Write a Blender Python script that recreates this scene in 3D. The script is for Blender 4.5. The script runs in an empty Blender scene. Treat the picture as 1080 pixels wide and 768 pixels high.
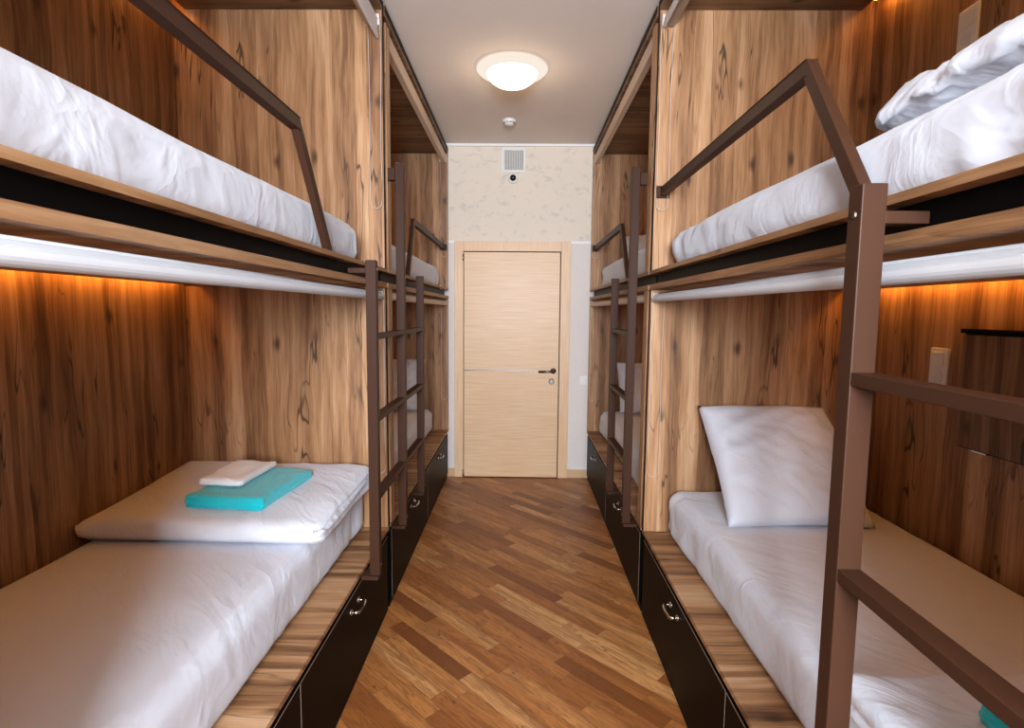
import bpy, bmesh, math, random
from mathutils import Vector, Matrix, noise
random.seed(7)
scn = bpy.context.scene
COL = scn.collection
PI = math.pi

# ------------------------------------------------------------------ nodes
class NT:
    def __init__(s, name):
        s.m = bpy.data.materials.new(name); s.m.use_nodes = True
        s.t = s.m.node_tree; s.t.nodes.clear()
        s.out = s.t.nodes.new('ShaderNodeOutputMaterial')
    def n(s, typ, **kw):
        nd = s.t.nodes.new(typ)
        for k, v in kw.items(): setattr(nd, k, v)
        return nd
    def put(s, sock, v):
        if hasattr(v, 'is_output') or isinstance(v, bpy.types.NodeSocket): s.t.links.new(v, sock)
        elif v is not None: sock.default_value = v
    def math(s, op, a, b=None, c=None, clamp=False):
        nd = s.n('ShaderNodeMath', operation=op); nd.use_clamp = clamp
        s.put(nd.inputs[0], a)
        if b is not None: s.put(nd.inputs[1], b)
        if c is not None: s.put(nd.inputs[2], c)
        return nd.outputs[0]
    def comb(s, x, y, z=0.0):
        nd = s.n('ShaderNodeCombineXYZ')
        for i, v in enumerate((x, y, z)): s.put(nd.inputs[i], v)
        return nd.outputs[0]
    def noise(s, vec, scale=1.0, detail=3.0, rough=.55, dist=0.0, dim='3D'):
        nd = s.n('ShaderNodeTexNoise', noise_dimensions=dim)
        s.put(nd.inputs['Vector'], vec); nd.inputs['Scale'].default_value = scale
        nd.inputs['Detail'].default_value = detail; nd.inputs['Roughness'].default_value = rough
        nd.inputs['Distortion'].default_value = dist
        return nd.outputs['Fac']
    def ramp(s, fac, stops, interp='LINEAR'):
        nd = s.n('ShaderNodeValToRGB'); r = nd.color_ramp; r.interpolation = interp
        while len(r.elements) < len(stops): r.elements.new(.5)
        for e, (p, c) in zip(r.elements, stops):
            e.position = p; e.color = (*c, 1) if len(c) == 3 else c
        s.put(nd.inputs[0], fac)
        return nd.outputs[0]
    def mix(s, fac, a, b, mode='MIX'):
        nd = s.n('ShaderNodeMix', data_type='RGBA', blend_type=mode)
        s.put(nd.inputs[0], fac)
        for i, v in ((6, a), (7, b)):
            s.put(nd.inputs[i], (*v, 1) if isinstance(v, tuple) and len(v) == 3 else v)
        return nd.outputs[2]
    def smooth(s, v, a, b, lo=0.0, hi=1.0):
        nd = s.n('ShaderNodeMapRange', interpolation_type='SMOOTHSTEP')
        s.put(nd.inputs[0], v)
        for i, q in enumerate((a, b, lo, hi)): nd.inputs[i+1].default_value = q
        return nd.outputs[0]
    def coords(s, kind='Object'):
        tc = s.n('ShaderNodeTexCoord'); sp = s.n('ShaderNodeSeparateXYZ')
        s.t.links.new(tc.outputs[kind], sp.inputs[0])
        return tc.outputs[kind], sp.outputs[0], sp.outputs[1], sp.outputs[2]
    def bsdf(s, col, rough=.5, metal=0.0, bump=None, bstr=.3, bdist=.01, spec=.5, sheen=0.0):
        b = s.n('ShaderNodeBsdfPrincipled')
        s.put(b.inputs['Base Color'], (*col, 1) if isinstance(col, tuple) else col)
        s.put(b.inputs['Roughness'], rough); s.put(b.inputs['Metallic'], metal)
        b.inputs['Specular IOR Level'].default_value = spec
        b.inputs['Sheen Weight'].default_value = sheen
        if bump is not None:
            bp = s.n('ShaderNodeBump'); bp.inputs['Strength'].default_value = bstr
            bp.inputs['Distance'].default_value = bdist
            s.put(bp.inputs['Height'], bump); s.t.links.new(bp.outputs[0], b.inputs['Normal'])
        s.t.links.new(b.outputs[0], s.out.inputs[0])
        return s.m

def srgb(r, g, b):
    f = lambda c: (c/255/12.92) if c/255 <= .04045 else ((c/255+.055)/1.055)**2.4
    return (f(r), f(g), f(b))

def wood_mat(name, grain='Z', tint=1.0, seed=0.0):
    """rustic oak laminate: boards of uneven tone, fine fibres, dark cracks and knots"""
    k = NT(name); vec, x, y, z = k.coords('Object')
    if grain == 'Z': u, v = k.math('ADD', x, k.math('MULTIPLY', y, 1.0)), z
    elif grain == 'X': u, v = k.math('ADD', y, z), x
    else: u, v = k.math('ADD', x, z), y
    u = k.math('ADD', u, 3.71+seed)
    wob = k.noise(k.comb(k.math('MULTIPLY', u, 5.0), k.math('MULTIPLY', v, 1.6), seed), 1.0, 2.0)
    uw = k.math('ADD', u, k.math('MULTIPLY', k.math('SUBTRACT', wob, .5), .055))
    # boards
    vo = k.n('ShaderNodeTexVoronoi', voronoi_dimensions='1D', feature='F1'); k.put(vo.inputs['W'], k.math('MULTIPLY', uw, 7.0))
    vo.inputs['Randomness'].default_value = .9
    cs = k.n('ShaderNodeSeparateColor'); k.t.links.new(vo.outputs['Color'], cs.inputs[0])
    board = cs.outputs[0]
    ve = k.n('ShaderNodeTexVoronoi', voronoi_dimensions='1D', feature='DISTANCE_TO_EDGE'); k.put(ve.inputs['W'], k.math('MULTIPLY', uw, 7.0))
    ve.inputs['Randomness'].default_value = .9
    big = k.noise(k.comb(k.math('MULTIPLY', uw, 9.0), k.math('MULTIPLY', v, .9), seed+2), 1.0, 4.0, .6)
    mid = k.noise(k.comb(k.math('MULTIPLY', uw, 38.0), k.math('MULTIPLY', v, 1.7), seed+5), 1.0, 4.0, .62)
    fine = k.noise(k.comb(k.math('MULTIPLY', uw, 130.0), k.math('MULTIPLY', v, 5.0), seed+9), 1.0, 3.0, .6)
    tone = k.math('ADD', k.math('MULTIPLY', board, .20), k.math('ADD', k.math('MULTIPLY', big, .72), k.math('MULTIPLY', mid, .38)))
    tone = k.math('ADD', tone, k.math('MULTIPLY', fine, .30))
    t = tint
    c = k.ramp(k.math('SUBTRACT', tone, .41), [
        (.10, tuple(q*t for q in srgb(76, 47, 29))), (.27, tuple(q*t for q in srgb(126, 88, 57))),
        (.43, tuple(q*t for q in srgb(167, 124, 85))), (.62, tuple(q*t for q in srgb(198, 160, 122)))])
    # seams and long cracks
    seam = k.smooth(ve.outputs['Distance'], 0.0, .028, .55, 0.0)
    cn = k.noise(k.comb(k.math('MULTIPLY', uw, 9.0), k.math('MULTIPLY', v, .8), seed+21), 1.0, 3.0, .55, .4)
    crack = k.smooth(k.math('ABSOLUTE', k.math('SUBTRACT', cn, .5)), .001, .010, 1.0, 0.0)
    cm = k.noise(k.comb(k.math('MULTIPLY', u, 4.0), k.math('MULTIPLY', v, 1.5), seed+31), 1.0, 2.0)
    crack = k.math('MULTIPLY', crack, k.smooth(cm, .45, .60, 0.0, .85))
    seam = k.math('MULTIPLY', seam, k.smooth(cm, .36, .56, 0.15, .9))
    # knots
    vk = k.n('ShaderNodeTexVoronoi', voronoi_dimensions='2D', feature='F1')
    k.put(vk.inputs['Vector'], k.comb(k.math('MULTIPLY', uw, 4.2), k.math('MULTIPLY', v, 2.0)))
    vk.inputs['Scale'].default_value = 1.0
    kd = k.math('ADD', vk.outputs['Distance'], k.math('MULTIPLY', k.math('SUBTRACT', mid, .5), .22))
    ks = k.n('ShaderNodeSeparateColor'); k.t.links.new(vk.outputs['Color'], ks.inputs[0])
    knot = k.math('MULTIPLY', k.smooth(kd, .0, .10, .85, 0.0), k.smooth(ks.outputs[0], .5, .6, 0.0, 1.0))
    smear = k.math('MULTIPLY', k.smooth(k.noise(k.comb(k.math('MULTIPLY', uw, 7.0), k.math('MULTIPLY', v, 1.5), seed+44), 1.0, 5.0, .7), .60, .78, 0.0, 1.0), .45)
    dk = tuple(q*t for q in srgb(36, 22, 14))
    c = k.mix(smear, c, tuple(q*t for q in srgb(76, 48, 30)))
    c = k.mix(knot, c, tuple(q*t for q in srgb(58, 36, 22)))
    c = k.mix(k.math('MAXIMUM', seam, crack), c, dk)
    h = k.math('SUBTRACT', k.math('MULTIPLY', fine, .4), k.math('MAXIMUM', seam, crack))
    return k.bsdf(c, .52, 0.0, h, .25, .002, .35)

def floor_mat():
    k = NT('oak strip parquet'); vec, x, y, z = k.coords('Object')
    W, L = .074, .52
    u = k.math('MULTIPLY', k.math('ADD', x, y), .70711/W)
    v = k.math('MULTIPLY', k.math('SUBTRACT', x, y), .70711/L)
    row = k.math('FLOOR', u)
    wn = k.n('ShaderNodeTexWhiteNoise', noise_dimensions='1D'); k.put(wn.inputs['W'], row)
    v2 = k.math('ADD', v, k.math('MULTIPLY', wn.outputs['Value'], 7.3))
    cell = k.math('FLOOR', v2)
    w2 = k.n('ShaderNodeTexWhiteNoise', noise_dimensions='2D'); k.put(w2.inputs['Vector'], k.comb(row, cell))
    r = w2.outputs['Value']
    off = k.math('MULTIPLY', r, 37.0)
    gu = k.math('ADD', k.math('MULTIPLY', u, W), off); gv = k.math('MULTIPLY', v, L)
    g1 = k.noise(k.comb(k.math('MULTIPLY', gu, 22.0), k.math('MULTIPLY', gv, 2.2), off), 1.0, 3.0, .6, .8)
    rings = k.math('SINE', k.math('MULTIPLY', g1, 55.0))
    g2 = k.noise(k.comb(k.math('MULTIPLY', gu, 260.0), k.math('MULTIPLY', gv, 9.0), off), 1.0, 2.0)
    c = k.ramp(r, [(0.0, srgb(118, 66, 30)), (.15, srgb(150, 90, 44)), (.5, srgb(176, 114, 60)), (.82, srgb(190, 130, 74)), (1.0, srgb(206, 154, 98))])
    c = k.mix(k.math('MULTIPLY', k.smooth(g1, .36, .68), .55), c, srgb(112, 64, 30))
    c = k.mix(k.smooth(rings, .1, .9, 0.0, .38), c, srgb(96, 54, 26))
    c = k.mix(k.smooth(g2, .48, .75, 0.0, .5), c, srgb(104, 60, 30))
    vk = k.n('ShaderNodeTexVoronoi', voronoi_dimensions='2D'); k.put(vk.inputs['Vector'], k.comb(k.math('MULTIPLY', u, .35), k.math('MULTIPLY', v, 1.3)))
    vk.inputs['Scale'].default_value = 1.0
    c = k.mix(k.smooth(vk.outputs['Distance'], .01, .04, .6, 0.0), c, srgb(62, 34, 17))
    fu = k.math('FRACT', u); fv = k.math('FRACT', v2)
    eu = k.math('MULTIPLY', k.math('MINIMUM', fu, k.math('SUBTRACT', 1.0, fu)), W)
    ev = k.math('MULTIPLY', k.math('MINIMUM', fv, k.math('SUBTRACT', 1.0, fv)), L)
    e = k.smooth(k.math('MINIMUM', eu, ev), .0003, .0016, 1.0, 0.0)
    c = k.mix(k.math('MULTIPLY', e, .6), c, srgb(66, 36, 18))
    ro = k.math('ADD', k.math('MULTIPLY', g2, .12), .34)
    return k.bsdf(c, ro, 0.0, k.math('SUBTRACT', k.math('MULTIPLY', g2, .3), e), .25, .0015, .4)

def cloth_mat(name, col, scale=7.0, strength=.35, weave=0.0, sheen=.15, dist=.012):
    k = NT(name); vec, x, y, z = k.coords('Object')
    a = k.noise(vec, scale, 4.0, .55, 1.2)
    b = k.noise(k.comb(k.math('MULTIPLY', k.math('ADD', x, y), scale*1.3), k.math('MULTIPLY', k.math('SUBTRACT', x, y), scale*.35), k.math('MULTIPLY', z, scale)), 1.0, 3.0, .5, .6)
    h = k.math('ADD', k.math('MULTIPLY', a, .6), k.math('MULTIPLY', k.math('ABSOLUTE', k.math('SUBTRACT', b, .5)), -1.6))
    if weave:
        f = k.noise(vec, 260.0, 2.0, .6); h = k.math('ADD', h, k.math('MULTIPLY', f, weave))
    return k.bsdf(col, .85, 0.0, h, strength, dist, .25, sheen)

def plain(name, col, rough=.5, metal=0.0, spec=.5, grit=0.0):
    k = NT(name); vec, x, y, z = k.coords('Object')
    n = k.noise(vec, 9.0, 3.0)
    c = k.mix(k.smooth(n, .35, .7, 0.0, .12), col, tuple(q*.75 for q in col))
    h = k.noise(vec, 420.0, 2.0) if grit else None
    return k.bsdf(c, rough, metal, h, grit, .001, spec)

def emit_mat(name, col, s):
    k = NT(name); e = k.n('ShaderNodeEmission'); e.inputs[0].default_value = (*col, 1); e.inputs[1].default_value = s
    k.t.links.new(e.outputs[0], k.out.inputs[0]); return k.m

def wallpaper_mat():
    k = NT('cream wallpaper'); vec, x, y, z = k.coords('Object')
    a = k.noise(k.comb(x, k.math('MULTIPLY', y, 1.0), k.math('MULTIPLY', z, 1.4)), 13.0, 5.0, .6, .8)
    b = k.noise(vec, 45.0, 3.0, .6)
    up = k.mix(k.smooth(a, .52, .68, 0.0, .55), srgb(228, 216, 200), srgb(198, 190, 182))
    up = k.mix(k.smooth(b, .55, .8, 0.0, .3), up, srgb(232, 218, 206))
    lo = k.mix(k.smooth(b, .4, .8, 0.0, .5), srgb(222, 214, 208), srgb(214, 206, 200))
    c = k.mix(k.smooth(z, 2.107, 2.109, 0.0, 1.0), lo, up)
    return k.bsdf(c, .8, 0.0, b, .15, .002, .2)

def plaster_mat(name, col):
    k = NT(name); vec, x, y, z = k.coords('Object')
    b = k.noise(vec, 60.0, 4.0, .6); a = k.noise(vec, 4.0, 4.0, .6)
    c = k.mix(k.smooth(a, .4, .7, 0.0, .18), col, tuple(q*.86 for q in col))
    return k.bsdf(c, .85, 0.0, b, .2, .002, .2)

def door_mat(name, grain):
    k = NT(name); vec, x, y, z = k.coords('Object')
    u, v = (z, x) if grain == 'X' else (x, z)
    a = k.noise(k.comb(k.math('MULTIPLY', v, 3.0), k.math('MULTIPLY', u, 120.0), y), 1.0, 4.0, .6)
    b = k.noise(k.comb(k.math('MULTIPLY', v, 2.2), k.math('MULTIPLY', u, 2.0), 4.0), 1.0, 3.0)
    c = k.ramp(a, [(.25, srgb(208, 168, 126)), (.5, srgb(222, 186, 147)), (.75, srgb(231, 200, 166))])
    c = k.mix(k.smooth(b, .4, .75, 0.0, .3), c, srgb(212, 170, 122))
    return k.bsdf(c, .4, 0.0, a, .08, .001, .4)

M = {}
M['wood'] = wood_mat('rustic oak vertical', 'Z')
M['wood_x'] = wood_mat('rustic oak crosswise', 'X', .95, 1.3)
M['wood_y'] = wood_mat('rustic oak lengthwise', 'Y', .82, 2.6)
M['ledge'] = wood_mat('oak ledge crosswise', 'X', .92, 4.3)
M['wood_dark'] = wood_mat('dark oak vertical', 'Z', .6, 6.3)
M['roof_shaded'] = wood_mat('shaded oak roof crosswise', 'X', .5, 8.1)  # the same oak, with the shade of the roof underside put into its tint
M['post'] = wood_mat('pale oak post', 'Z', 1.12, 9.4)
M['floor'] = floor_mat()
M['sheet'] = cloth_mat('white cotton sheet', srgb(209, 212, 221), 5.0, .6)
M['linen'] = cloth_mat('white crumpled linen', srgb(212, 215, 224), 7.0, .7)
M['towel_teal'] = cloth_mat('turquoise terry', srgb(0, 188, 198), 26.0, .5, .9, .4, .006)
M['towel_white'] = cloth_mat('white terry', srgb(238, 238, 240), 30.0, .6, .9, .4, .006)
M['metal'] = plain('brown painted steel', srgb(60, 37, 25), .45, 0.0, .12, .12)
M['black'] = plain('black matt board', srgb(9, 8, 8), .45, 0.0, .06)
M['black_soft'] = plain('black recess board', srgb(9, 8, 8), .6, 0.0, .15)
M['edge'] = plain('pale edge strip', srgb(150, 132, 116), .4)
M['chrome'] = plain('polished metal', srgb(200, 198, 195), .18, 1.0)
M['nickel'] = plain('brushed nickel', srgb(120, 112, 104), .35, 1.0)
M['blind'] = plain('white blind fabric', srgb(205, 208, 213), .6, 0.0, .2)
M['blind_bar'] = plain('pale blind rail', srgb(206, 200, 196), .45, 0.0, .4)
M['plastic'] = plain('white plastic', srgb(232, 230, 226), .35)
M['plastic_grey'] = plain('grey plastic', srgb(120, 116, 112), .5)
M['dark'] = plain('dark lens', srgb(10, 10, 10), .15)
M['wallpaper'] = wallpaper_mat()
M['ceiling'] = plaster_mat('ceiling paint', srgb(232, 220, 211))
M['plaster'] = plaster_mat('room plaster', srgb(122, 106, 92))
M['trim'] = plain('white trim', srgb(238, 235, 232), .5)
M['skirting'] = plain('oak skirting', srgb(204, 166, 126), .45)
M['door'] = door_mat('pale oak door crosswise', 'X')
M['casing'] = door_mat('pale oak casing', 'Z')
M['led'] = emit_mat('amber led', (1.0, .40, .06), 30.0)
M['lampglass'] = emit_mat('lit frosted glass', (1.0, .88, .70), 4.0)
M['rose'] = emit_mat('glowing glass rim', (1.0, .88, .76), 1.0)
M['blind_far'] = plain('beige blind rail', srgb(205, 180, 156), .5)

# ------------------------------------------------------------------ mesh helpers
def wloc(p):
    v = Vector((0, 0, 0))
    while p is not None: v = v + p.location; p = p.parent
    return v
def link(name, bm, mat, parent=None, origin=None, smooth=False):
    """one mesh object; bm in world coordinates"""
    bmesh.ops.recalc_face_normals(bm, faces=bm.faces)
    base = wloc(parent) if parent else Vector(origin or (0, 0, 0))
    bmesh.ops.translate(bm, verts=bm.verts, vec=-base)
    me = bpy.data.meshes.new(name); bm.to_mesh(me); bm.free()
    if smooth:
        for p in me.polygons: p.use_smooth = True
    me.materials.append(mat)
    o = bpy.data.objects.new(name, me); COL.objects.link(o)
    if parent: o.parent = parent
    else: o.location = base
    return o
def tag(o, label=None, cat=None, group=None, kind=None):
    for k, v in (('label', label), ('category', cat), ('group', group), ('kind', kind)):
        if v: o[k] = v
    return o
def empty(name, loc, label=None, cat=None, group=None, kind=None):
    o = bpy.data.objects.new(name, None); COL.objects.link(o); o.location = loc
    o.empty_display_size = .1
    return tag(o, label, cat, group, kind)
def box(bm, lo, hi, bev=0.0):
    lo, hi = Vector([min(a, b) for a, b in zip(lo, hi)]), Vector([max(a, b) for a, b in zip(lo, hi)])
    r = bmesh.ops.create_cube(bm, size=1.0)
    for v in r['verts']:
        v.co = Vector([(lo[i]+hi[i])/2 + v.co[i]*(hi[i]-lo[i]) for i in range(3)])
    if bev:
        es = list({e for v in r['verts'] for e in v.link_edges})
        bmesh.ops.bevel(bm, geom=es, offset=bev, segments=2, affect='EDGES', profile=.5)
def bar(bm, a, b, w, h, bev=.003, up=(0, 0, 1)):
    """box bar from a to b, w across, h along up"""
    a, b = Vector(a), Vector(b); d = (b-a); L = d.length; d.normalize()
    upv = Vector(up); s = d.cross(upv)
    if s.length < 1e-4: s = d.cross(Vector((1, 0, 0)))
    s.normalize(); t = s.cross(d)
    r = bmesh.ops.create_cube(bm, size=1.0)
    for v in r['verts']:
        v.co = (a+b)/2 + d*(v.co.x*L) + s*(v.co.y*w) + t*(v.co.z*h)
    if bev:
        es = list({e for v in r['verts'] for e in v.link_edges})
        bmesh.ops.bevel(bm, geom=es, offset=bev, segments=2, affect='EDGES', profile=.5)
def tube(bm, pts, r, seg=8, closed=False):
    pts = [Vector(p) for p in pts]; n = len(pts); rings = []
    for i, p in enumerate(pts):
        a = pts[(i-1) % n] if closed or i > 0 else p
        b = pts[(i+1) % n] if closed or i < n-1 else p
        d = (b-a).normalized()
        s = d.cross(Vector((0, 0, 1)))
        if s.length < .05: s = d.cross(Vector((0, 1, 0)))
        s.normalize(); t = s.cross(d)
        if rings:  # keep frames continuous
            ref = rings[-1][1]
            s2 = (ref - d*ref.dot(d))
            if s2.length > 1e-4: s = s2.normalized(); t = s.cross(d)
        rings.append(([bm.verts.new(p + s*(r*math.cos(q*2*PI/seg)) + t*(r*math.sin(q*2*PI/seg))) for q in range(seg)], s))
    m = n if closed else n-1
    for i in range(m):
        A, B = rings[i][0], rings[(i+1) % n][0]
        for q in range(seg): bm.faces.new((A[q], A[(q+1) % seg], B[(q+1) % seg], B[q]))
    if not closed:
        bm.faces.new(rings[0][0]); bm.faces.new(rings[-1][0][::-1])
def lathe(bm, c, prof, seg=40, axis='Z'):
    c = Vector(c); rows = []
    def at(r, h, a):
        ca, sa = r*math.cos(a), r*math.sin(a)
        if axis == 'Z': return c+Vector((ca, sa, h))
        if axis == 'Y': return c+Vector((ca, h, sa))
        return c+Vector((h, ca, sa))
    for r, h in prof:
        if r < 1e-6: rows.append([bm.verts.new(at(0, h, 0))])
        else: rows.append([bm.verts.new(at(r, h, i*2*PI/seg)) for i in range(seg)])
    for A, B in zip(rows, rows[1:]):
        for i in range(seg):
            j = (i+1) % seg
            if len(A) == 1 and len(B) == 1: continue
            if len(A) == 1: bm.faces.new((A[0], B[i], B[j]))
            elif len(B) == 1: bm.faces.new((A[i], A[j], B[0]))
            else: bm.faces.new((A[i], A[j], B[j], B[i]))
def soft_box(bm, c, size, r, step, disp=None, post=None):
    """rounded cushion-like box built from a fine grid; disp(p, n) moves each point"""
    h = [s/2 for s in size]; c = Vector(c); seen = {}
    if isinstance(step, (int, float)): step = (step,)*3
    cnt = [max(2, int(round(s/q))) for s, q in zip(size, step)]
    if isinstance(r, (int, float)): r = (r, r, r)
    def vert(p):
        key = tuple(round(q, 5) for q in p)
        if key in seen: return seen[key]
        q = Vector([max(-(h[i]-r[i]), min(h[i]-r[i], p[i])) for i in range(3)])
        d = Vector([(p[i]-q[i])/r[i] for i in range(3)])
        n = d.normalized() if d.length > 1e-9 else Vector((0, 0, 1))
        w = q + Vector([n[i]*r[i] for i in range(3)])
        if disp: w = disp(w, n)
        if post: w = post(w)
        v = bm.verts.new(c+w); seen[key] = v
        return v
    def lin(i):
        # finer spacing at the rounded rim
        N = cnt[i]; pts = [-h[i]+2*h[i]*k/N for k in range(N+1)]
        extra = [s*(h[i]-r[i]*f) for s in (-1, 1) for f in (.12, .3, .55, .85)]
        pts = [p for p in pts if abs(p) <= h[i]-r[i]*1.05 or abs(abs(p)-h[i]) < 1e-6] + extra
        return sorted(pts)
    Ls = [lin(i) for i in range(3)]
    for ax in range(3):
        a, b = (ax+1) % 3, (ax+2) % 3
        for s in (-1, 1):
            for i in range(len(Ls[a])-1):
                for j in range(len(Ls[b])-1):
                    vs = []
                    for ii, jj in ((i, j), (i+1, j), (i+1, j+1), (i, j+1)):
                        p = [0, 0, 0]; p[ax] = s*h[ax]; p[a] = Ls[a][ii]; p[b] = Ls[b][jj]
                        vs.append(vert(p))
                    vs = list(dict.fromkeys(vs))
                    if len(vs) > 2:
                        try: bm.faces.new(vs)
                        except ValueError: pass
def nz(x, y=0.0, z=0.0): return noise.noise(Vector((x, y, z)))
def ridge(x, y=0.0, z=0.0): return 1.0-abs(2.0*nz(x, y, z))

# ------------------------------------------------------------------ the room
CEIL, FAR, NEAR, HW = 2.94, 4.90, -1.7, 1.62
def struct(name, bm, mat, parent=None): 
    o = link(name, bm, mat, parent)
    if not parent: o['kind'] = 'structure'
    return o
bm = bmesh.new(); box(bm, (-HW-.1, NEAR-.1, -.06), (HW+.1, FAR+.1, 0)); struct('floor', bm, M['floor'])
bm = bmesh.new(); box(bm, (-HW-.1, NEAR-.1, CEIL), (HW+.1, FAR+.1, CEIL+.1)); struct('ceiling', bm, M['ceiling'])
bm = bmesh.new(); box(bm, (-HW-.1, NEAR-.1, 0), (-HW, FAR+.1, CEIL)); struct('wall_left', bm, M['plaster'])
bm = bmesh.new(); box(bm, (HW, NEAR-.1, 0), (HW+.1, FAR+.1, CEIL)); struct('wall_right', bm, M['plaster'])
# far wall with the door opening
DL, DR, DT = -.57, .452, 2.11
bm = bmesh.new()
box(bm, (-HW, FAR, 0), (DL+.03, FAR+.1, CEIL)); box(bm, (DR-.03, FAR, 0), (HW, FAR+.1, CEIL)); box(bm, (DL+.03, FAR, DT-.03), (DR-.03, FAR+.1, CEIL))
struct('wall_far', bm, M['wallpaper'])
# window wall behind the camera
WX, WZ0, WZ1 = .52, 1.38, 2.36
bm = bmesh.new()
box(bm, (-HW, NEAR-.1, 0), (-WX, NEAR, CEIL)); box(bm, (WX, NEAR-.1, 0), (HW, NEAR, CEIL))
box(bm, (-WX, NEAR-.1, 0), (WX, NEAR, WZ0)); box(bm, (-WX, NEAR-.1, WZ1), (WX, NEAR, CEIL))
struct('wall_near', bm, M['plaster'])
w = empty('window_1', (0, NEAR-.05, WZ0), kind='structure')
bm = bmesh.new()
for a, b in (((-WX, WZ0), (-WX+.05, WZ1)), ((WX-.05, WZ0), (WX, WZ1)), ((-WX, WZ0), (WX, WZ0+.05)), ((-WX, WZ1-.05), (WX, WZ1)), ((-.02, WZ0), (.02, WZ1))):
    box(bm, (a[0], NEAR-.08, a[1]), (b[0], NEAR-.03, b[1]), .004)
link('window_frame', bm, M['trim'], w)
# trims
bm = bmesh.new(); box(bm, (-.66, FAR-.02, CEIL-.022), (.66, FAR, CEIL), .004); struct('trim_1', bm, M['trim'])
bm = bmesh.new(); box(bm, (-.66, FAR-.008, 2.095), (DL-.001, FAR, 2.12), .002); struct('trim_2', bm, M['trim'])
bm = bmesh.new(); box(bm, (DR+.001, FAR-.008, 2.095), (.66, FAR, 2.12), .002); struct('trim_3', bm, M['trim'])
bm = bmesh.new(); box(bm, (-.66, FAR-.015, 0), (DL-.001, FAR, .075), .003); struct('baseboard_left', bm, M['skirting'])
bm = bmesh.new(); box(bm, (DR+.001, FAR-.015, 0), (.66, FAR, .075), .003); struct('baseboard_right', bm, M['skirting'])
# door
d = empty('door_1', (DL, FAR, 0), kind='structure')
LX0, LX1, LZ = -.486, .362, 2.022
bm = bmesh.new()
box(bm, (DL, FAR-.022, 0), (LX0-.004, FAR+.09, DT), .003); box(bm, (LX1+.004, FAR-.022, 0), (DR, FAR+.09, DT), .003)
box(bm, (LX0-.004, FAR-.022, LZ+.004), (LX1+.004, FAR+.09, DT), .003)
link('door_frame', bm, M['casing'], d)
bm = bmesh.new()
box(bm, (LX0-.006, FAR+.012, 0), (LX1+.006, FAR+.016, LZ+.006)); link('door_rebate', bm, M['black_soft'], d)
bm = bmesh.new(); box(bm, (LX0+.002, FAR-.026, .008), (LX1-.004, FAR+.010, LZ-.004), .002); leaf = link('door_leaf', bm, M['door'], d)
bm = bmesh.new(); box(bm, (LX0+.004, FAR-.028, .972), (LX1-.19, FAR-.025, .984)); link('inlay_strip', bm, M['chrome'], leaf)
for z in (1.97, .04):
    bm = bmesh.new(); tube(bm, [(LX0-.003, FAR-.034, z-.03), (LX0-.003, FAR-.034, z+.03)], .009, 10); link('hinge', bm, M['chrome'], leaf, smooth=True)
bm = bmesh.new(); lathe(bm, (.312, FAR-.026, .978), [(0, -.012), (.024, -.012), (.026, 0)], 24, 'Y')
tube(bm, [(.312, FAR-.03, .978), (.312, FAR-.068, .978), (.30, FAR-.076, .978), (.18, FAR-.076, .974)], .0105, 10); link('door_handle', bm, M['nickel'], leaf, smooth=True)
bm = bmesh.new(); lathe(bm, (.297, FAR-.026, .884), [(0, -.010), (.020, -.010), (.026, -.002), (.026, 0)], 24, 'Y')
box(bm, (.292, FAR-.038, .876), (.302, FAR-.034, .892)); link('lock_rosette', bm, M['nickel'], leaf)

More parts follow.
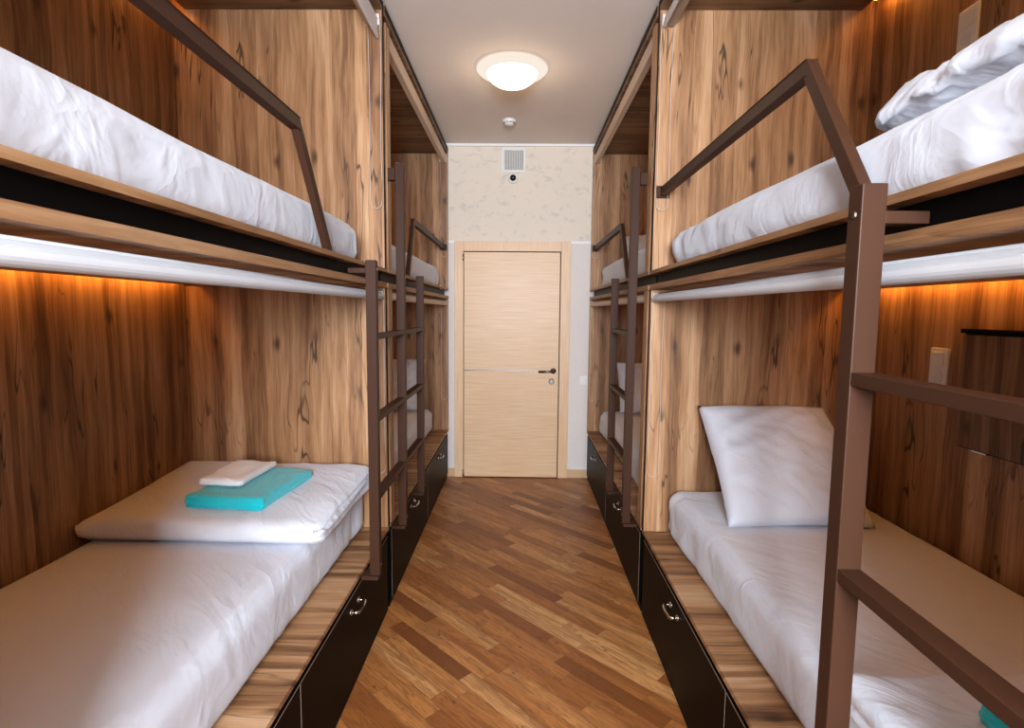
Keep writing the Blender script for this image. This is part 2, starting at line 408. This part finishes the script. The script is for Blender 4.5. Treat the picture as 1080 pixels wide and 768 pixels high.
# ------------------------------------------------------------------ bunk beds
XF = .625
MID = Vector
def make_bunk(side, y0, y1, label, far, drop_upper=0.0):
    S = lambda u: side*(XF+u)
    root = empty('bunk_bed', (side*(XF+.47), (y0+y1)/2, 0), label, 'bunk bed', 'built-in double bunk beds along the aisle')
    B = lambda lo, hi, bev=0.0, bm=None: box(bm, (S(lo[0]), lo[1], lo[2]), (S(hi[0]), hi[1], hi[2]), bev)
    def part(name, mat, items, parent=root, bev=.0015):
        bm = bmesh.new()
        for lo, hi in items: B(lo, hi, bev, bm)
        return link(name, bm, M[mat], parent)
    part('back_panel', 'wood', [((.955, y0, 0), (.975, y1, 2.93))])
    ep = part('end_panel', 'wood', [((.0015, y1, .437), (.954, y1+.022, 1.608)), ((.0015, y1, 1.699), (.954, y1+.022, 2.895))])
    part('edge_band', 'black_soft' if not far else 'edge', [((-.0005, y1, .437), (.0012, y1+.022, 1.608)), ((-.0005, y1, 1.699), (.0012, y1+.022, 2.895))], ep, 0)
    part('end_panel', 'wood', [((.031, y0-.024, .437), (.954, y0, 1.608)), ((.031, y0-.024, 1.699), (.954, y0, 2.848))])
    part('front_post', 'post', [((0, y0-.073, .437), (.03, y0, 1.608)), ((0, y0-.073, 1.699), (.03, y0, 2.83))])
    rf = part('roof_board', 'roof_shaded', [((.0, y0-.088, 2.85), (.895, y1-.001, 2.895))])
    part('front_edge', 'black_soft', [((-.002, y0-.088, 2.868), (0, y1-.001, 2.897))], rf, 0)
    part('light_strip', 'led', [((.910, y0+.12, 2.862), (.922, y1-.06, 2.870))], root, 0)
    up = part('upper_bed_board', 'wood_x', [((0, y0-.088, 1.683), (.954, y1+.022, 1.697))])
    part('front_edge', 'wood_y', [((-.002, y0-.088, 1.682), (0, y1+.022, 1.698))], up, 0)
    lb = part('lower_bed_board', 'wood_x', [((0, y0-.088, 1.61), (.895, y1+.022, 1.632))])
    part('front_edge', 'wood_y', [((-.002, y0-.088, 1.609), (0, y1+.022, 1.633))], lb, 0)
    part('fascia_band', 'black', [((.036, y0-.088, 1.6321), (.056, y1+.022, 1.6829))], root, 0)
    part('light_strip', 'led', [((.910, y0+.12, 1.630), (.922, y1-.06, 1.638))], root, 0)
    # base
    part('ledge_board', 'ledge', [((0, y0-.088, .419), (.954, y1+.022, .437))])
    base = part('base_carcass', 'black_soft', [((.03, y0-.088, 0), (.95, y1+.022, .4185)), ((.012, y0-.088, 0), (.03, y1+.022, .03))], root, 0)
    ym = (y0-.06+y1)/2
    for a, b in ((y0-.06, ym-.003), (ym+.003, y1-.004)):
        dr = part('drawer', 'black', [((.004, a, .034), (.0295, b, .395))], root, .002)
        part('edge_glint', 'edge', [((.0033, a, .3925), (.0041, b, .3952)), ((.0033, a-.0005, .034), (.0041, a+.0015, .395))], dr, 0)  # pale strips paint the light line reflected on the drawer edges
        yc = (a+b)/2
        bmh = bmesh.new()
        tube(bmh, [(S(.004), yc-.048, .335), (S(-.018), yc-.05, .335), (S(-.026), yc-.042, .334), (S(-.029), yc, .332), (S(-.026), yc+.042, .334), (S(-.018), yc+.05, .335), (S(.004), yc+.048, .335)], .0058, 8)
        for q in (-.048, .048): lathe(bmh, (S(.004), yc+q, .335), [(0, -side*.004), (.011, -side*.004), (.012, 0)], 16, 'X')
        link('handle', bmh, M['chrome'], dr, smooth=True)
    # roller blinds: one cassette under the roof, one under the upper bed
    for zt, dz in ((2.838, drop_upper), (1.598, 0.0)):
        bmb = bmesh.new()
        zc = zt-.018 if zt < 2 else zt-.033
        r = .015 if zt < 2 else .031
        ya, yb = y0+.006, y1-.012
        uc = (.026 if zt < 2 else .018)+r
        if far and zt > 2: box(bmb, (S(.012), ya, zc-.036), (S(.05), yb, zc+.03), .004)
        else: tube(bmb, [(S(uc), ya, zc), (S(uc), yb, zc)], r, 20)
        roll = link('roller_blind', bmb, M['blind_far' if far else 'blind'], root, smooth=not (far and zt > 2))
        bmb = bmesh.new()
        zb = zc-r-dz-(.004 if far and zt > 2 else 0)
        box(bmb, (S(.013), ya, zb-.004), (S(.024), yb, zb+.022), .003)
        if zt < 2: tube(bmb, [(S(.014), ya, zb-.001), (S(.014), yb, zb-.001)], .0135, 16)
        if dz: box(bmb, (S(.0175), ya, zb+.02), (S(.0195), yb, zc+.005))
        link('bottom_rail', bmb, M['blind_far' if far else 'blind_bar' if zt > 2 else 'blind'], roll)
        bmb = bmesh.new()
        box(bmb, (S(.010), yb-.0005, zc-r*.8), (S(uc+r*.8), yb+.0115, zc+r*.8), .004)
        link('end_bracket', bmb, M['blind_bar'], roll)
        bmb = bmesh.new()
        zlow = (1.97 if zt > 2 else .715)
        u0, u1 = .006, .058; pts = []
        yy = yb-.006
        for i in range(9): pts.append((S((u0+u1)/2 - (u1-u0)/2*math.cos(PI*i/8)), yy, zlow+.03-.03*math.sin(PI*i/8)))
        ptsu = [(S(u1+.002*math.sin(i)), yy, zlow+.03+(zc-zlow-.03)*i/8) for i in range(1, 9)]
        ptsd = [(S(u0-.002*math.sin(i)), yy, zc-(zc-zlow-.03)*(i)/8) for i in range(0, 8)]
        tube(bmb, pts+ptsu+ptsd, .0011, 6, True)
        link('bead_chain', bmb, M['blind_bar'], roll, smooth=True)
    return root
NL = make_bunk(-1, .50, 2.61, 'near left double bunk with the folded duvet on its lower bed', False, .05)
NR = make_bunk(1, .50, 2.61, 'near right double bunk with the square pillow on its lower bed', False)
FL = make_bunk(-1, 2.75, 4.874, 'far left double bunk between the near left bunk and the door wall', True)
FR = make_bunk(1, 2.75, 4.874, 'far right double bunk between the near right bunk and the door wall', True)
bm = bmesh.new(); box(bm, (-.6285, 4.42, 1.676), (-.6265, 4.48, 1.704), .0008); link('edge_tag', bm, M['plastic'], FL)

# ------------------------------------------------------------------ mattresses
def mattress(side, u0, u1, y0, y1, z0, h, label, seed, gather=1.0):
    bm = bmesh.new(); W = u1-u0; L = y1-y0
    def disp(p, n):
        q = p.copy(); y = p.y; zz = p.z/h+.5
        ends = max(0, 1-(L/2-abs(y))/.55)
        if abs(n.x) > .5:
            g = ridge(y*9+seed, zz*1.2, seed)*.014*(.12+.18*gather+ends*gather) + nz(y*28+seed+zz*2, zz*1.2, 3)*.011*(.06+.11*gather+ends*gather)
            q.x += (1 if n.x > 0 else -1)*(g*(1-.3*zz)-.006)
        elif abs(n.y) > .5:
            q.y += (1 if n.y > 0 else -1)*(ridge(p.x*10+seed, zz, 1)*.008-.004)
        else:
            q.z += .004*ridge(p.x*3+y*2.2+seed, y*1.1-p.x*1.4, seed) + .006*nz(p.x*1.5, y*1.3, seed) + .004*ridge(p.x*7-seed, y*1.2+p.x*3, 2)*ends
        q.z += .012*nz(y*1.2, seed, 0)*(1 if n.z > .5 else 0)
        return q
    c = (side*(XF+(u0+u1)/2), (y0+y1)/2, z0+h/2)
    soft_box(bm, c, (W, L, h), (.055, .06, .055), .035, disp)
    o = link('mattress', bm, M['sheet'], None, (c[0], c[1], z0), True)
    return tag(o, label, 'mattress', 'white sheeted mattresses on the bunks')
ZU, ZL = 1.6985, .4385
mattress(-1, .062, .93, .53, 2.42, ZU, .165, 'white mattress on the near left upper bunk, behind the sloping brown guard rail', 1.0, .45)
mattress(1, .062, .93, .53, 2.50, ZU, .160, 'white mattress with gathered corner on the near right upper bunk, a crumpled duvet on it', 5.0, 1.8)
mattress(-1, .07, .93, 2.80, 4.80, ZU, .185, 'white mattress on the far left upper bunk near the door', 9.0, 1.3)
mattress(1, .07, .93, 2.80, 4.75, ZU, .185, 'white mattress on the far right upper bunk near the door', 13.0)
mattress(-1, .105, .945, .54, 2.585, ZL, .222, 'white mattress under the folded duvet and towels on the lower left bunk', 17.0, .6)
mattress(1, .105, .945, .54, 2.585, ZL, .222, 'white mattress under the square pillow on the near right lower bunk', 21.0, 1.0)
mattress(-1, .13, .945, 2.80, 4.80, ZL, .20, 'white mattress on the far left lower bunk, seen through the three-post ladder', 25.0)
mattress(1, .095, .945, 2.80, 4.80, ZL, .20, 'white mattress on the far right lower bunk, seen through the two-post ladder', 29.0)

# ------------------------------------------------------------------ pillows
def pillow(origin, right, upv, w, h, T, label, seed, mat='sheet'):
    """origin = middle of the lower edge; right, upv = directions of its width and height"""
    R, U = Vector(right).normalized(), Vector(upv).normalized(); N = R.cross(U).normalized()
    bm = bmesh.new(); n = 36; g = {}
    o = Vector(origin)
    for s in (-1, 1):
        for i in range(n+1):
            for j in range(n+1):
                a, b = 2*i/n-1, 2*j/n-1
                rim = i in (0, n) or j in (0, n)
                if rim and s == 1: g[(1, i, j)] = g[(-1, i, j)]; continue
                x = w/2*a*(1-.035*(1-b*b)); y = h/2*b*(1-.03*(1-a*a))
                t = T/2*max(0, (1-a*a)*(1-b*b))**.42
                t += (.010*ridge(a*1.6+seed, b*2.6-a*1.2, s) + .007*ridge(a*3.1, b*4+seed+a*2, s*2))*min(1, 4*(1-a*a)*(1-b*b)) - .008*min(1, (1-a*a)*(1-b*b)*4)
                t = max(t, .0015) if not rim else 0
                p = o + R*x + U*(y+h/2) + N*(s*t)
                p += N*(.012*nz(a*1.3+seed, b*1.3, 5))
                g[(s, i, j)] = bm.verts.new(p)
    for s in (-1, 1):
        for i in range(n):
            for j in range(n):
                vs = [g[(s, i, j)], g[(s, i+1, j)], g[(s, i+1, j+1)], g[(s, i, j+1)]]
                try: bm.faces.new(vs if s > 0 else vs[::-1])
                except ValueError: pass
    ob = link('pillow', bm, M[mat], None, origin, True)
    return tag(ob, label, 'pillow', 'white pillows leaning on bunk end panels')
pillow((1.12, 2.085, .675), (1, .03, 0), (.0, .43, .41), .58, .585, .19, 'white square pillow leaning on the wooden end panel of the near right lower bunk', 2.0)
pillow((1.15, 4.53, .67), (1, 0, 0), (0, .24, .40), .60, .47, .14, 'white pillow at the door end of the far right lower bunk, behind the ladder', 4.0)
pillow((-1.11, 4.53, .67), (1, 0, 0), (0, .24, .40), .60, .48, .14, 'white pillow at the door end of the far left lower bunk, behind the ladder', 6.0)
pillow((1.17, 4.40, 1.92), (1, 0, 0), (0, .40, .22), .62, .46, .13, 'white pillow at the door end of the far right upper bunk', 8.0)

# ------------------------------------------------------------------ duvets and towels
# folded duvet, lower left
def dl_disp(p, n):
    q = p.copy(); t = (p.y+.355)/.71
    zz = p.z/.088+.5
    lift = .025*max(0, t)**1.5 + .05*max(0, (t-.55))*max(0, (-p.x-.15))*4
    if n.z > -.5: q.z += lift*max(0, zz)
    if n.z > .4:
        q.z += .010*ridge(p.x*2.6+p.y*1.2, p.y*2-p.x*1.5, 3)+.008*nz(p.x*3, p.y*3, 8) - .012*max(0, -t+.25)
        q.z += .012*(1-min(1, (.43-abs(p.x))/.1))*-1
    side = max(0, n.x)
    if side > .3:   # folded layers show as creases on the aisle side
        q.x -= .016*math.exp(-((zz-.40)/.10)**2) + .010*math.exp(-((zz-.74)/.07)**2)
        q.x += .008*nz(p.y*4, zz*3, 2)
    if n.y < -.3: q.y += .006*nz(p.x*4, zz*2, 6) + .010*math.exp(-((zz-.12)/.1)**2)
    q.x += .012*nz(p.y*2.5, 1, 1)*abs(n.x)
    q.y += .018*nz(p.x*2.0, 4, 1)*abs(n.y)
    return q
bm = bmesh.new(); soft_box(bm, (-1.124, 2.21, .708), (.908, .71, .088), (.045, .05, .040), .018, dl_disp)
tag(link('duvet', bm, M['linen'], None, (-1.13, 2.21, .659), True), 'folded white duvet under the towels on the lower left bunk', 'duvet')
# folded duvet, lower right near end
def dr_disp(p, n):
    q = p.copy(); zz = p.z/.085+.5
    if n.z > .3:
        q.z += .012*ridge(p.x*3+p.y*2, p.y*2.2-p.x*2.4, 13)+.010*nz(p.x*3, p.y*3, 18)
    if n.x < -.3: q.x += .014*math.exp(-((zz-.45)/.12)**2)
    q.y += .016*nz(p.x*3.0, 4, 11)*abs(n.y)
    return q
bm = bmesh.new(); soft_box(bm, (1.135, .83, .708), (.89, .58, .085), (.04, .045, .038), .02, dr_disp)
tag(link('duvet', bm, M['linen'], None, (1.135, .91, .66), True), 'folded white duvet at the near end of the lower right bunk, under a turquoise towel', 'duvet')
# crumpled duvet, upper right
def du_disp(p, n):
    q = p.copy()
    q.z *= 1.0
    c = .026*ridge(p.x*3.4+1, p.y*4.6-p.x*2, 23)+.020*ridge(p.x*5, p.y*10+p.x*5, 26)+.012*ridge(p.x*14, p.y*17, 29)-.02 - .05*max(0, -p.x-.1)
    if n.z > -.3: q.z += c-.02
    if n.x < -.2: q.x -= .02*ridge(p.y*7, p.z*10, 31)+.015*nz(p.y*16, p.z*12, 33)-.015
    if n.y > .2: q.y += .03*ridge(p.x*5, p.z*10, 35)-.02
    return q
bm = bmesh.new(); soft_box(bm, (1.15, .895, 1.934), (.80, .70, .135), (.12, .06, .062), .014, du_disp)
tag(link('duvet', bm, M['linen'], None, (1.15, 1.02, 1.86), True), 'crumpled white duvet heaped on the upper right bunk below the wall socket', 'duvet')

def towel(c, size, rot, mat, label, layers, seed, hem=True):
    w, l, h = size
    bm = bmesh.new(); Rm = Matrix.Rotation(rot, 3, 'Z')
    def disp(p, n):
        q = p.copy(); zz = p.z/h+.5
        if n.y < -.2 or n.x < -.2 or n.x > .2:
            g = 0
            for k in range(1, layers): g += math.exp(-((zz-k/layers)/.07)**2)
            if n.y < -.2: q.y += .014*g + .006*nz(p.x*9, zz*4, seed)
            elif n.x < -.2: q.x += .006*g
            else: q.x -= .003*g
        if n.z > .3: q.z += .007*nz(p.x*8, p.y*8, seed)+.004*ridge(p.x*12, p.y*10, seed)
        q += n*(.0016*nz(p.x*130, p.y*130, p.z*130+seed))
        q.y += .010*nz(p.x*6, seed, 3)*abs(n.y)
        q.x += .006*nz(p.y*6, seed, 0)*abs(n.x)
        return q
    soft_box(bm, (0, 0, 0), size, (.020, .020, h*.48), (.008, .008, .0035), disp, lambda v: Rm @ v)
    bmesh.ops.translate(bm, verts=bm.verts, vec=Vector(c)+Vector((0, 0, h/2)))
    o = link('towel', bm, M[mat], None, c, True)
    return tag(o, label, 'towel', None)
towel((-1.065, 2.165, .757), (.315, .42, .046), math.radians(-5), 'towel_teal', 'folded turquoise towel on the duvet of the lower left bunk', 3, 3)
towel((-1.145, 2.215, .811), (.18, .30, .028), math.radians(-2), 'towel_white', 'small folded white towel lying on the turquoise towel on the left', 2, 7)
towel((1.03, .765, .763), (.34, .40, .040), math.radians(4), 'towel_teal', 'turquoise towel on the lower right bunk, half hidden by a ladder rung', 3, 11)

# ------------------------------------------------------------------ ladders
RA, RB = .55, .59       # aisle face and wall face of the rails
def ladder(side, rails, label, tall):
    """rails: list of (y, top)"""
    y_mid = sum(r[0] for r in rails)/len(rails)
    root = empty('ladder', (side*(RA+RB)/2, y_mid, .42), label, 'ladder', 'brown steel bunk ladders')
    for y, top in rails:
        bm = bmesh.new(); box(bm, (side*RA, y, .42), (side*RB, y+.037, top), .002); ra = link('rail', bm, M['metal'], root)
        bm = bmesh.new()
        if top < 2: box(bm, (side*RB, y+.003, 1.645), (side*(XF+.0355), y+.034, 1.665), .0015)
        else: box(bm, (side*RB, y-.004, 2.12), (side*(XF-.001), y+.036, 2.175), .002)
        link('wall_bracket', bm, M['metal'], ra)
        bm = bmesh.new(); box(bm, (side*(RA+.004), y-.012, .405), (side*(XF-.001), y+.05, .420), .0015)
        link('foot_bracket', bm, M['metal'], ra)
        for z in (1.66, .46):
            bm = bmesh.new(); lathe(bm, (side*RA, y+.0185, z), [(0, -side*.0025), (.0055, -side*.0025), (.0065, 0)], 12, 'X'); link('bolt', bm, M['nickel'], ra)
    for (ya, _), (yb, _) in zip(rails, rails[1:]):
        for z in (1.407, 1.075, .752):
            bm = bmesh.new(); box(bm, (side*(RA+.001), ya+.0365, z-.022), (side*(RB-.001), yb+.0005, z), .0015)
            link('rung', bm, M['metal'], root)
    return root
ladder(-1, [(2.15, 1.695), (2.68, 2.205), (3.19, 1.70)], 'three-post brown steel ladder on the left side', 1)
ladder(1, [(2.75, 2.205), (3.26, 1.70)], 'small two-post brown ladder on the far right bunk', 0)
ladder(1, [(.36, 1.707), (.895, 1.707)], 'large brown steel ladder close up at the right foreground', 0)

# ------------------------------------------------------------------ guard rails
def guard(side, yfix, ycor, ybase, label):
    X = side*.665; z = 2.055
    s = 1 if yfix > ycor else -1
    root = empty('guard_rail', (X, (yfix+ycor)/2, 1.6985), label, 'guard rail', 'sloping brown guard rails of the upper bunks')
    bm = bmesh.new(); bar(bm, (X, yfix-s*.004, z), (X, ycor, z), .024, .036); link('top_bar', bm, M['metal'], root)
    bm = bmesh.new(); bar(bm, (X, ycor+s*.012, z+.010), (X, ybase, 1.700), .0245, .034, .003, (0, s, 0)); link('sloping_strut', bm, M['metal'], root)
    bm = bmesh.new(); box(bm, (X-.03, yfix-.006 if s > 0 else yfix, z-.028), (X+.03, yfix-.0005 if s > 0 else yfix+.006, z+.028), .001); link('mounting_plate', bm, M['metal'], root)
guard(-1, .5005, 1.70, 1.955, 'long guard rail of the near left upper bunk running out of the top left')
guard(1, 2.6095, 1.31, 1.065, 'guard rail of the near right upper bunk, sloping down to the foreground ladder')
guard(-1, 4.8735, 3.49, 3.32, 'guard rail of the far left upper bunk')
guard(1, 4.8735, 3.62, 3.38, 'guard rail of the far right upper bunk')

# ------------------------------------------------------------------ sockets, flap, small fittings
XB = XF+.955
def socket(side, yc, zc, label):
    root = empty('power_socket', (side*XB, yc, zc), label, 'socket', 'white wall sockets by the right bunks')
    X = lambda a: side*(XB-a)
    bm = bmesh.new(); box(bm, (X(0), yc-.044, zc-.076), (X(.011), yc+.044, zc+.076), .004); pl = link('plate', bm, M['plastic'], root)
    bm = bmesh.new(); box(bm, (X(.011), yc-.028, zc+.008), (X(.0145), yc+.028, zc+.062), .002); link('rocker_switch', bm, M['plastic'], root)
    bm = bmesh.new(); lathe(bm, (X(.011), yc, zc-.036), [(.027, 0), (.027, -side*.003), (.021, -side*.003), (.020, side*.006), (0, side*.006)], 28, 'X'); sk = link('socket_outlet', bm, M['plastic'], root, smooth=False)
    for q in (-.0095, .0095):
        bm = bmesh.new(); lathe(bm, (X(.0065), yc+q, zc-.036), [(0, -side*.0006), (.0032, -side*.0006), (.0032, 0)], 10, 'X'); link('pin_hole', bm, M['dark'], sk)
    return root
socket(1, 2.055, 2.50, 'white switch and socket plate above the crumpled duvet, upper right')
socket(1, 2.06, 1.305, 'white switch and socket plate on the dark back wall above the ladder rung, lower right')
root = empty('fold_down_table', (XB, 1.5, 1.04), 'dark wood fold-down table shut flat against the back wall of the near right lower bunk', 'table')
bm = bmesh.new(); box(bm, (XB-.012, 1.05, 1.042), (XB-.0005, 1.945, 1.44)); link('backing', bm, M['black_soft'], root)
bm = bmesh.new(); box(bm, (XB-.024, 1.06, 1.048), (XB-.0125, 1.938, 1.436), .001); link('leaf', bm, M['wood_dark'], root)
bm = bmesh.new(); box(bm, (XB-.03, 1.045, 1.441), (XB-.0005, 1.945, 1.456), .002); link('top_shadow_bar', bm, M['black'], root)  # black bar drawn in for the shadow line above the leaf
bm = bmesh.new(); box(bm, (XB-.028, 1.80, 1.041), (XB-.0125, 1.86, 1.047), .001); link('catch', bm, M['chrome'], root)

lamp = empty('ceiling_lamp', (-.05, 3.41, CEIL), 'lit round frosted glass lamp on the ceiling', 'lamp')
bm = bmesh.new(); lathe(bm, (-.05, 3.41, CEIL), [(0, -.012), (.13, -.012), (.13, 0), (0, 0)], 40); link('ceiling_plate', bm, M['plastic'], lamp)
bm = bmesh.new(); lathe(bm, (-.05, 3.41, CEIL), [(.152, -.036), (.200, -.024), (.212, -.013), (.206, -.008), (.146, -.026)], 56); link('glass_rim', bm, M['rose'], lamp, smooth=True)
bm = bmesh.new(); lathe(bm, (-.05, 3.41, CEIL), [(.152, -.032), (.148, -.048), (.130, -.070), (.098, -.092), (.055, -.106), (.018, -.111), (0, -.111)], 56); link('glass_dome', bm, M['lampglass'], lamp, smooth=True)
sm = empty('smoke_detector', (-.086, 4.30, CEIL), 'small round white smoke detector on the ceiling', 'smoke detector')
bm = bmesh.new(); lathe(bm, (-.086, 4.30, CEIL), [(0, 0), (.052, 0), (.052, -.014), (.046, -.022)], 32); link('base', bm, M['plastic'], sm, smooth=True)
bm = bmesh.new(); lathe(bm, (-.086, 4.30, CEIL), [(.046, -.018), (.040, -.020), (.038, -.032), (.020, -.040), (0, -.041)], 32); link('sensor_cap', bm, M['plastic'], sm, smooth=True)
bm = bmesh.new()
for i in range(10):
    a = i*2*PI/10; cx, cy = -.086+.0395*math.cos(a), 4.30+.0395*math.sin(a)
    box(bm, (cx-.004, cy-.004, CEIL-.029), (cx+.004, cy+.004, CEIL-.023))
link('slot_ring', bm, M['dark'], sm)
v = empty('air_vent', (-.058, FAR, 2.80), 'square white air vent grille above the door', 'air vent')
bm = bmesh.new()
for lo, hi in (((-.160, 2.70), (-.140, 2.905)), ((.024, 2.70), (.044, 2.905)), ((-.14, 2.70), (.024, 2.72)), ((-.14, 2.885), (.024, 2.905))):
    box(bm, (lo[0], FAR-.014, lo[1]), (hi[0], FAR, hi[1]), .002)
link('frame', bm, M['plastic'], v)
bm = bmesh.new(); box(bm, (-.14, FAR-.003, 2.72), (.024, FAR-.0005, 2.885)); link('duct', bm, M['plastic_grey'], v)
for i in range(12):
    x0 = -.134+i*.0134
    bm = bmesh.new(); bar(bm, (x0, FAR-.008, 2.72), (x0, FAR-.008, 2.885), .0015, .011, 0, (1, -.9, 0)); link('slat', bm, M['plastic'], v)
c = empty('security_camera', (-.062, FAR, 2.652), 'small round camera below the air vent', 'camera')
bm = bmesh.new(); lathe(bm, (-.062, FAR, 2.652), [(0, 0), (.046, 0), (.044, -.012), (.034, -.020), (.026, -.022)], 32, 'Y'); link('housing', bm, M['plastic'], c, smooth=True)
bm = bmesh.new(); lathe(bm, (-.062, FAR, 2.652), [(.028, -.016), (.026, -.030), (.016, -.040), (0, -.043)], 28, 'Y'); link('lens', bm, M['dark'], c, smooth=True)
ls = empty('light_switch', (.592, FAR, .893), 'white double light switch beside the door', 'light switch')
bm = bmesh.new(); box(bm, (.552, FAR-.010, .853), (.622, FAR, .933), .003); link('plate', bm, M['plastic'], ls)
for x0 in (.559, .588):
    bm = bmesh.new(); box(bm, (x0, FAR-.0135, .862), (x0+.027, FAR-.0101, .924), .001); link('rocker', bm, M['plastic'], ls)

# ------------------------------------------------------------------ light
def area(name, loc, rot, sx, sy, power, col):
    l = bpy.data.lights.new(name, 'AREA'); l.shape = 'RECTANGLE'; l.size = sx; l.size_y = sy; l.energy = power; l.color = col
    o = bpy.data.objects.new(name, l); COL.objects.link(o); o.location = loc; o.rotation_euler = rot
    return o
area('window_daylight', (0, NEAR-.12, (WZ0+WZ1)/2), (PI/2, 0, 0), 2*WX, WZ1-WZ0, 450.0, (.84, .91, 1.0))
pl = bpy.data.lights.new('lamp_bulb', 'POINT'); pl.energy = 3.0; pl.color = (1.0, .78, .52); pl.shadow_soft_size = .08
po = bpy.data.objects.new('lamp_bulb', pl); COL.objects.link(po); po.location = (-.05, 3.41, CEIL-.19)
wd = bpy.data.worlds.new('sky'); wd.use_nodes = True; scn.world = wd
bg = wd.node_tree.nodes['Background']; bg.inputs[0].default_value = (.85, .92, 1.0, 1); bg.inputs[1].default_value = 1.5

# ------------------------------------------------------------------ camera
F = 580.0; pit, yaw, rol = .0947, .0142, .0092
cp, sp, cy, sy = math.cos(pit), math.sin(pit), math.cos(yaw), math.sin(yaw)
fw = Vector((-sy*cp, cy*cp, -sp)); rt = Vector((cy, sy, 0)); upv = rt.cross(fw)
cr, sr = math.cos(rol), math.sin(rol)
r2 = rt*cr+upv*sr; u2 = upv*cr-rt*sr
cam = bpy.data.cameras.new('camera'); co = bpy.data.objects.new('camera', cam); COL.objects.link(co)
mw = Matrix((r2, u2, -fw)).transposed().to_4x4(); mw.translation = Vector((.0135, 0, 1.5))
co.matrix_world = mw
cam.sensor_width = 36.0; cam.lens = F/1080*36.0; cam.clip_start = .02
scn.camera = co
vs = scn.view_settings
vs.view_transform = 'Standard'; vs.look = 'None'; vs.gamma = 1.0; vs.use_curve_mapping = False; vs.exposure = -0.05
